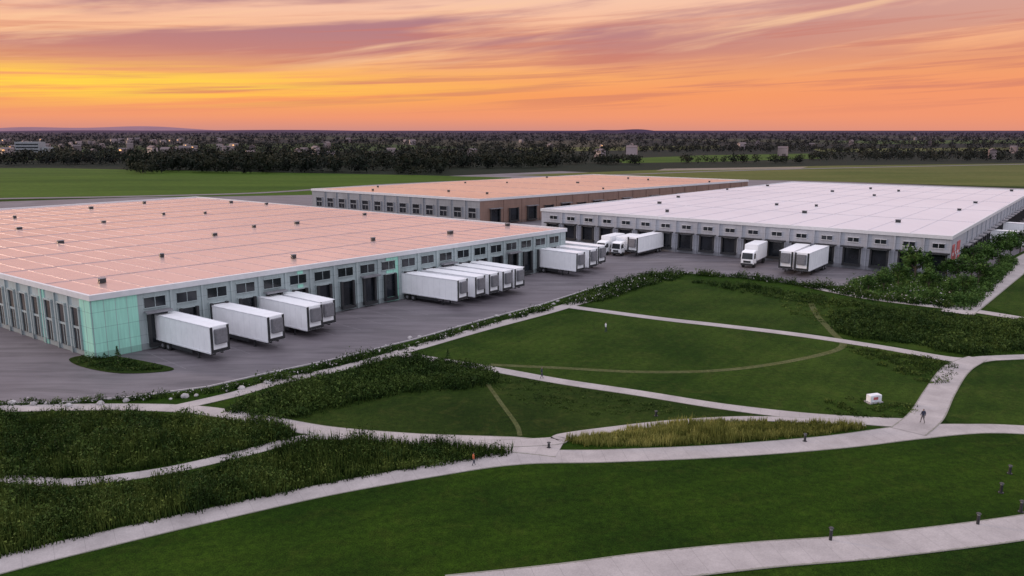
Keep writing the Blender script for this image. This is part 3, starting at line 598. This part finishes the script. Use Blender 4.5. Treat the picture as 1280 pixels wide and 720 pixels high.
# ---------------- people & bollards
def person(px,py,s,top,trous,face=0):
    V={'pelvis':(0,0,.95),'chest':(0,0,1.3),'neck':(0,0,1.5),'head':(0.02,0,1.6),'crown':(.02,0,1.74),
       'shL':(0,.19,1.43),'elL':(.06,.25,1.15),'haL':(.16,.24,.9),'shR':(0,-.19,1.43),'elR':(-.07,-.25,1.16),'haR':(-.05,-.25,.88),
       'hiL':(0,.1,.9),'knL':(.16,.1,.5),'anL':(.2,.1,.08),'toL':(.36,.1,.04),'hiR':(0,-.1,.9),'knR':(-.02,-.1,.5),'anR':(-.22,-.1,.1),'toR':(-.08,-.1,.04)}
    R={'pelvis':.15,'chest':.16,'neck':.06,'head':.095,'crown':.07,'shL':.075,'shR':.075,'elL':.05,'elR':.05,'haL':.04,'haR':.04,'hiL':.1,'hiR':.1,'knL':.065,'knR':.065,'anL':.045,'anR':.045,'toL':.035,'toR':.035}
    E=[('pelvis','chest'),('chest','neck'),('neck','head'),('head','crown'),('chest','shL'),('shL','elL'),('elL','haL'),('chest','shR'),('shR','elR'),('elR','haR'),('pelvis','hiL'),('hiL','knL'),('knL','anL'),('anL','toL'),('pelvis','hiR'),('hiR','knR'),('knR','anR'),('anR','toR')]
    k=list(V); me=bpy.data.meshes.new('p'); me.from_pydata([V[i] for i in k],[(k.index(a),k.index(b)) for a,b in E],[])
    o=bpy.data.objects.new('tmp',me); COL.objects.link(o); o.modifiers.new('s','SKIN'); o.modifiers.new('d','SUBSURF').levels=1
    for i,nm in enumerate(k): me.skin_vertices[0].data[i].radius=(R[nm],R[nm]); me.skin_vertices[0].data[i].use_root=(nm=='pelvis')
    dg=bpy.context.evaluated_depsgraph_get(); ev=bpy.data.meshes.new_from_object(o.evaluated_get(dg)); bpy.data.objects.remove(o)
    ev.materials.clear()
    for m in(top,trous,SK,M['dark']): ev.materials.append(m)
    for f in ev.polygons:
        c=f.center; f.material_index=0 if c.z>.95 else 1
        if c.z>1.52: f.material_index=2
        if c.z>1.68 or (c.z>1.58 and c.x<-.01): f.material_index=3
        if c.z<.09: f.material_index=3
        if abs(c.y)>.2 and c.z<.97: f.material_index=2
        f.use_smooth=True
    p=obj('person',ev); p.location=G(px,py); p.location.z=.09; p.rotation_euler=(0,0,face); p.scale=(s,s,s)
SK=simple('skin',(.45,.28,.2),.6,.05,3); navy=simple('navy_cloth',(.03,.035,.06),.9,.2,5); tan=simple('grey_cloth',(.12,.11,.11),.9,.2,5)
rust=simple('rust_cloth',(.45,.12,.05),.9,.15,5)
person(1153,530,.9,navy,tan,1.8); person(757,416,.9,M['white2'],navy,.3); person(677,474,.85,navy,navy,.2); person(592,583,.72,rust,navy,.4)
def bollard(px,py,h=1.0):
    e=empty('bollard_light',G(px,py)); bm=bmesh.new(); cyl(bm,Vector((0,0,h*.4)),'z',.12,h*.8,14); cyl(bm,Vector((0,0,h*.97)),'z',.2,h*.06,14,.14); cyl(bm,Vector((0,0,.03)),'z',.22,.06,14); obj('post',bm2me(bm,'post',M['dark']),parent=e)
    bm=bmesh.new(); cyl(bm,Vector((0,0,h*.87)),'z',.11,h*.14,14); obj('lens',bm2me(bm,'lens',M['grey']),parent=e)
for px,py,h in((1038,676,1.1),(1222,656,1.0),(1251,616,.9),(1276,640,1.0),(1006,552,.85),(686,560,.6),(820,520,.6),(1262,592,.8)): bollard(px,py,h)
e=empty('utility_cabinet',G(1092,503),.3); bm=bmesh.new(); abox(bm,-.75,.75,-.4,.4,.15,.95); bmesh.ops.bevel(bm,geom=bm.edges[:],offset=.05,segments=2,affect='EDGES'); obj('cabinet',bm2me(bm,'cabinet',M['white2']),parent=e)
bm=bmesh.new(); abox(bm,-.9,.9,-.5,.5,0,.14); obj('plinth',bm2me(bm,'plinth',M['kerb']),parent=e)
bm=bmesh.new(); abox(bm,-.4,.2,-.43,-.405,.45,.75); obj('warning_sign',bm2me(bm,'warning_sign',M['red']),parent=e)
# ---------------- sky
w=bpy.data.worlds.new('World'); sc.world=w; w.use_nodes=True; t=w.node_tree
try:
    w.cycles.sampling_method='MANUAL'; w.cycles.sample_map_resolution=512
except Exception: pass
class WT(NT):
    def __init__(s): s.t=t; s.b=None
W=WT(); bg=t.nodes['Background']
tc=W.n('ShaderNodeTexCoord'); sx=W.n('ShaderNodeSeparateXYZ'); W.l(tc.outputs['Generated'],sx.inputs[0])
u=W.math('ARCTAN2',sx.outputs[0],sx.outputs[1]); v=W.math('ARCSINE',sx.outputs[2])
def s3(r,g_,b,k=1): c=lin(r,g_,b); return (c[0]*k,c[1]*k,c[2]*k,1)
def sm(x,a,b):
    m=W.n('ShaderNodeMapRange',interpolation_type='SMOOTHSTEP'); W.l(x,m.inputs[0]); m.inputs[1].default_value=a; m.inputs[2].default_value=b; return m.outputs[0]
vf=W.math('DIVIDE',v,.8,clamp=True)
base=W.ramp(vf,[(0,s3(208,142,132)),(.019,s3(240,152,114)),(.05,s3(249,158,95)),(.08,s3(251,174,105)),(.115,s3(250,184,136)),(.17,s3(248,194,164)),(.21,s3(245,202,180)),(.34,s3(242,204,198)),(.55,(.95,.88,.98,1)),(1,(1.18,1.15,1.32,1))])
def gauss(val,c,sg):
    d=W.math('DIVIDE',W.math('SUBTRACT',val,c),sg); return W.math('EXPONENT',W.math('MULTIPLY',W.math('MULTIPLY',d,d),-1))
def cvec(au,av,slope,ox=0):
    c=W.n('ShaderNodeCombineXYZ'); W.l(W.math('ADD',W.math('MULTIPLY',u,au),ox),c.inputs[0]); vv=W.math('SUBTRACT',v,W.math('MULTIPLY',u,slope)); W.l(W.math('MULTIPLY',vv,av),c.inputs[1]); return c.outputs[0]
redr=W.math('MULTIPLY',sm(u,-.15,.55),gauss(v,.035,.055)); c=W.mix(W.math('MULTIPLY',redr,.7),base,s3(241,150,114))
n1=W.noise(1.5,7,cvec(1.2,14,.10,5.1),rough=.56,dist=.3); n2=W.noise(2.5,5,cvec(1.2,40,.05,7),rough=.58,dist=.25); n3=W.noise(2.0,6,cvec(1.4,22,.14,13),rough=.56,dist=.35)
lw=W.math('SUBTRACT',1,W.math('MULTIPLY',sm(u,.0,.6),.45))
m1=W.math('MULTIPLY',sm(n1,.38,.56),sm(v,.05,.095)); m1=W.math('MULTIPLY',m1,lw); m1=W.math('MULTIPLY',m1,W.math('SUBTRACT',1,sm(v,.3,.6)))
c=W.mix(W.math('MULTIPLY',m1,.9),c,W.mix(sm(v,.06,.13),s3(204,128,114),s3(170,118,132)))
m2=W.math('MULTIPLY',sm(n2,.48,.63),W.math('MULTIPLY',sm(v,.012,.045),W.math('SUBTRACT',1,sm(v,.10,.16)))); c=W.mix(W.math('MULTIPLY',m2,.55),c,s3(202,122,108))
m3=W.math('MULTIPLY',sm(n3,.52,.72),sm(v,.055,.1)); m3=W.math('MULTIPLY',m3,W.math('SUBTRACT',1,sm(v,.25,.5))); c=W.mix(W.math('MULTIPLY',m3,.7),c,s3(254,206,162))
glow=W.math('MULTIPLY',gauss(u,-.48,.32),gauss(v,.050,.018)); n_g=W.noise(3,4,cvec(1.3,42,.03,4)); glow=W.math('MULTIPLY',glow,sm(n_g,.34,.58))
c=W.mix(W.math('MULTIPLY',glow,.95),c,s3(255,212,72,1.05))
au=W.math('ABSOLUTE',u); back=sm(au,.9,1.9)
c=W.mix(back,c,W.ramp(vf,[(0,(.50,.52,.62,1)),(.2,(.80,.82,.95,1)),(.55,(1.0,1.0,1.15,1)),(1,(1.18,1.15,1.32,1))]))
sky=W.n('ShaderNodeTexSky',sky_type='NISHITA',sun_disc=False); sky.sun_elevation=math.radians(9); sky.sun_rotation=math.radians(-69)
c=W.mix(1.0,c,W.mix(1,sky.outputs[0],(.001,.001,.001,1),'MULTIPLY'),'ADD')
W.l(c,bg.inputs['Color']); bg.inputs['Strength'].default_value=1.0
ld=bpy.data.lights.new('sun','SUN'); ld.energy=1.8; ld.angle=math.radians(4); ld.color=(1,.70,.48); so=bpy.data.objects.new('sun',ld); COL.objects.link(so)
az=-1.2; el=math.radians(9); sd=Vector((math.sin(az)*math.cos(el),math.cos(az)*math.cos(el),math.sin(el))); so.rotation_euler=sd.to_track_quat('Z','Y').to_euler(); so.location=(0,0,60)
# ---------------- camera
cd=bpy.data.cameras.new('camera'); cd.lens=36*FPX/1280; cd.sensor_width=36; cd.clip_end=120000; cd.clip_start=.5
co=bpy.data.objects.new('camera',cd); COL.objects.link(co); co.location=(0,0,H); co.rotation_euler=(math.pi/2-TH,0,0); sc.camera=co
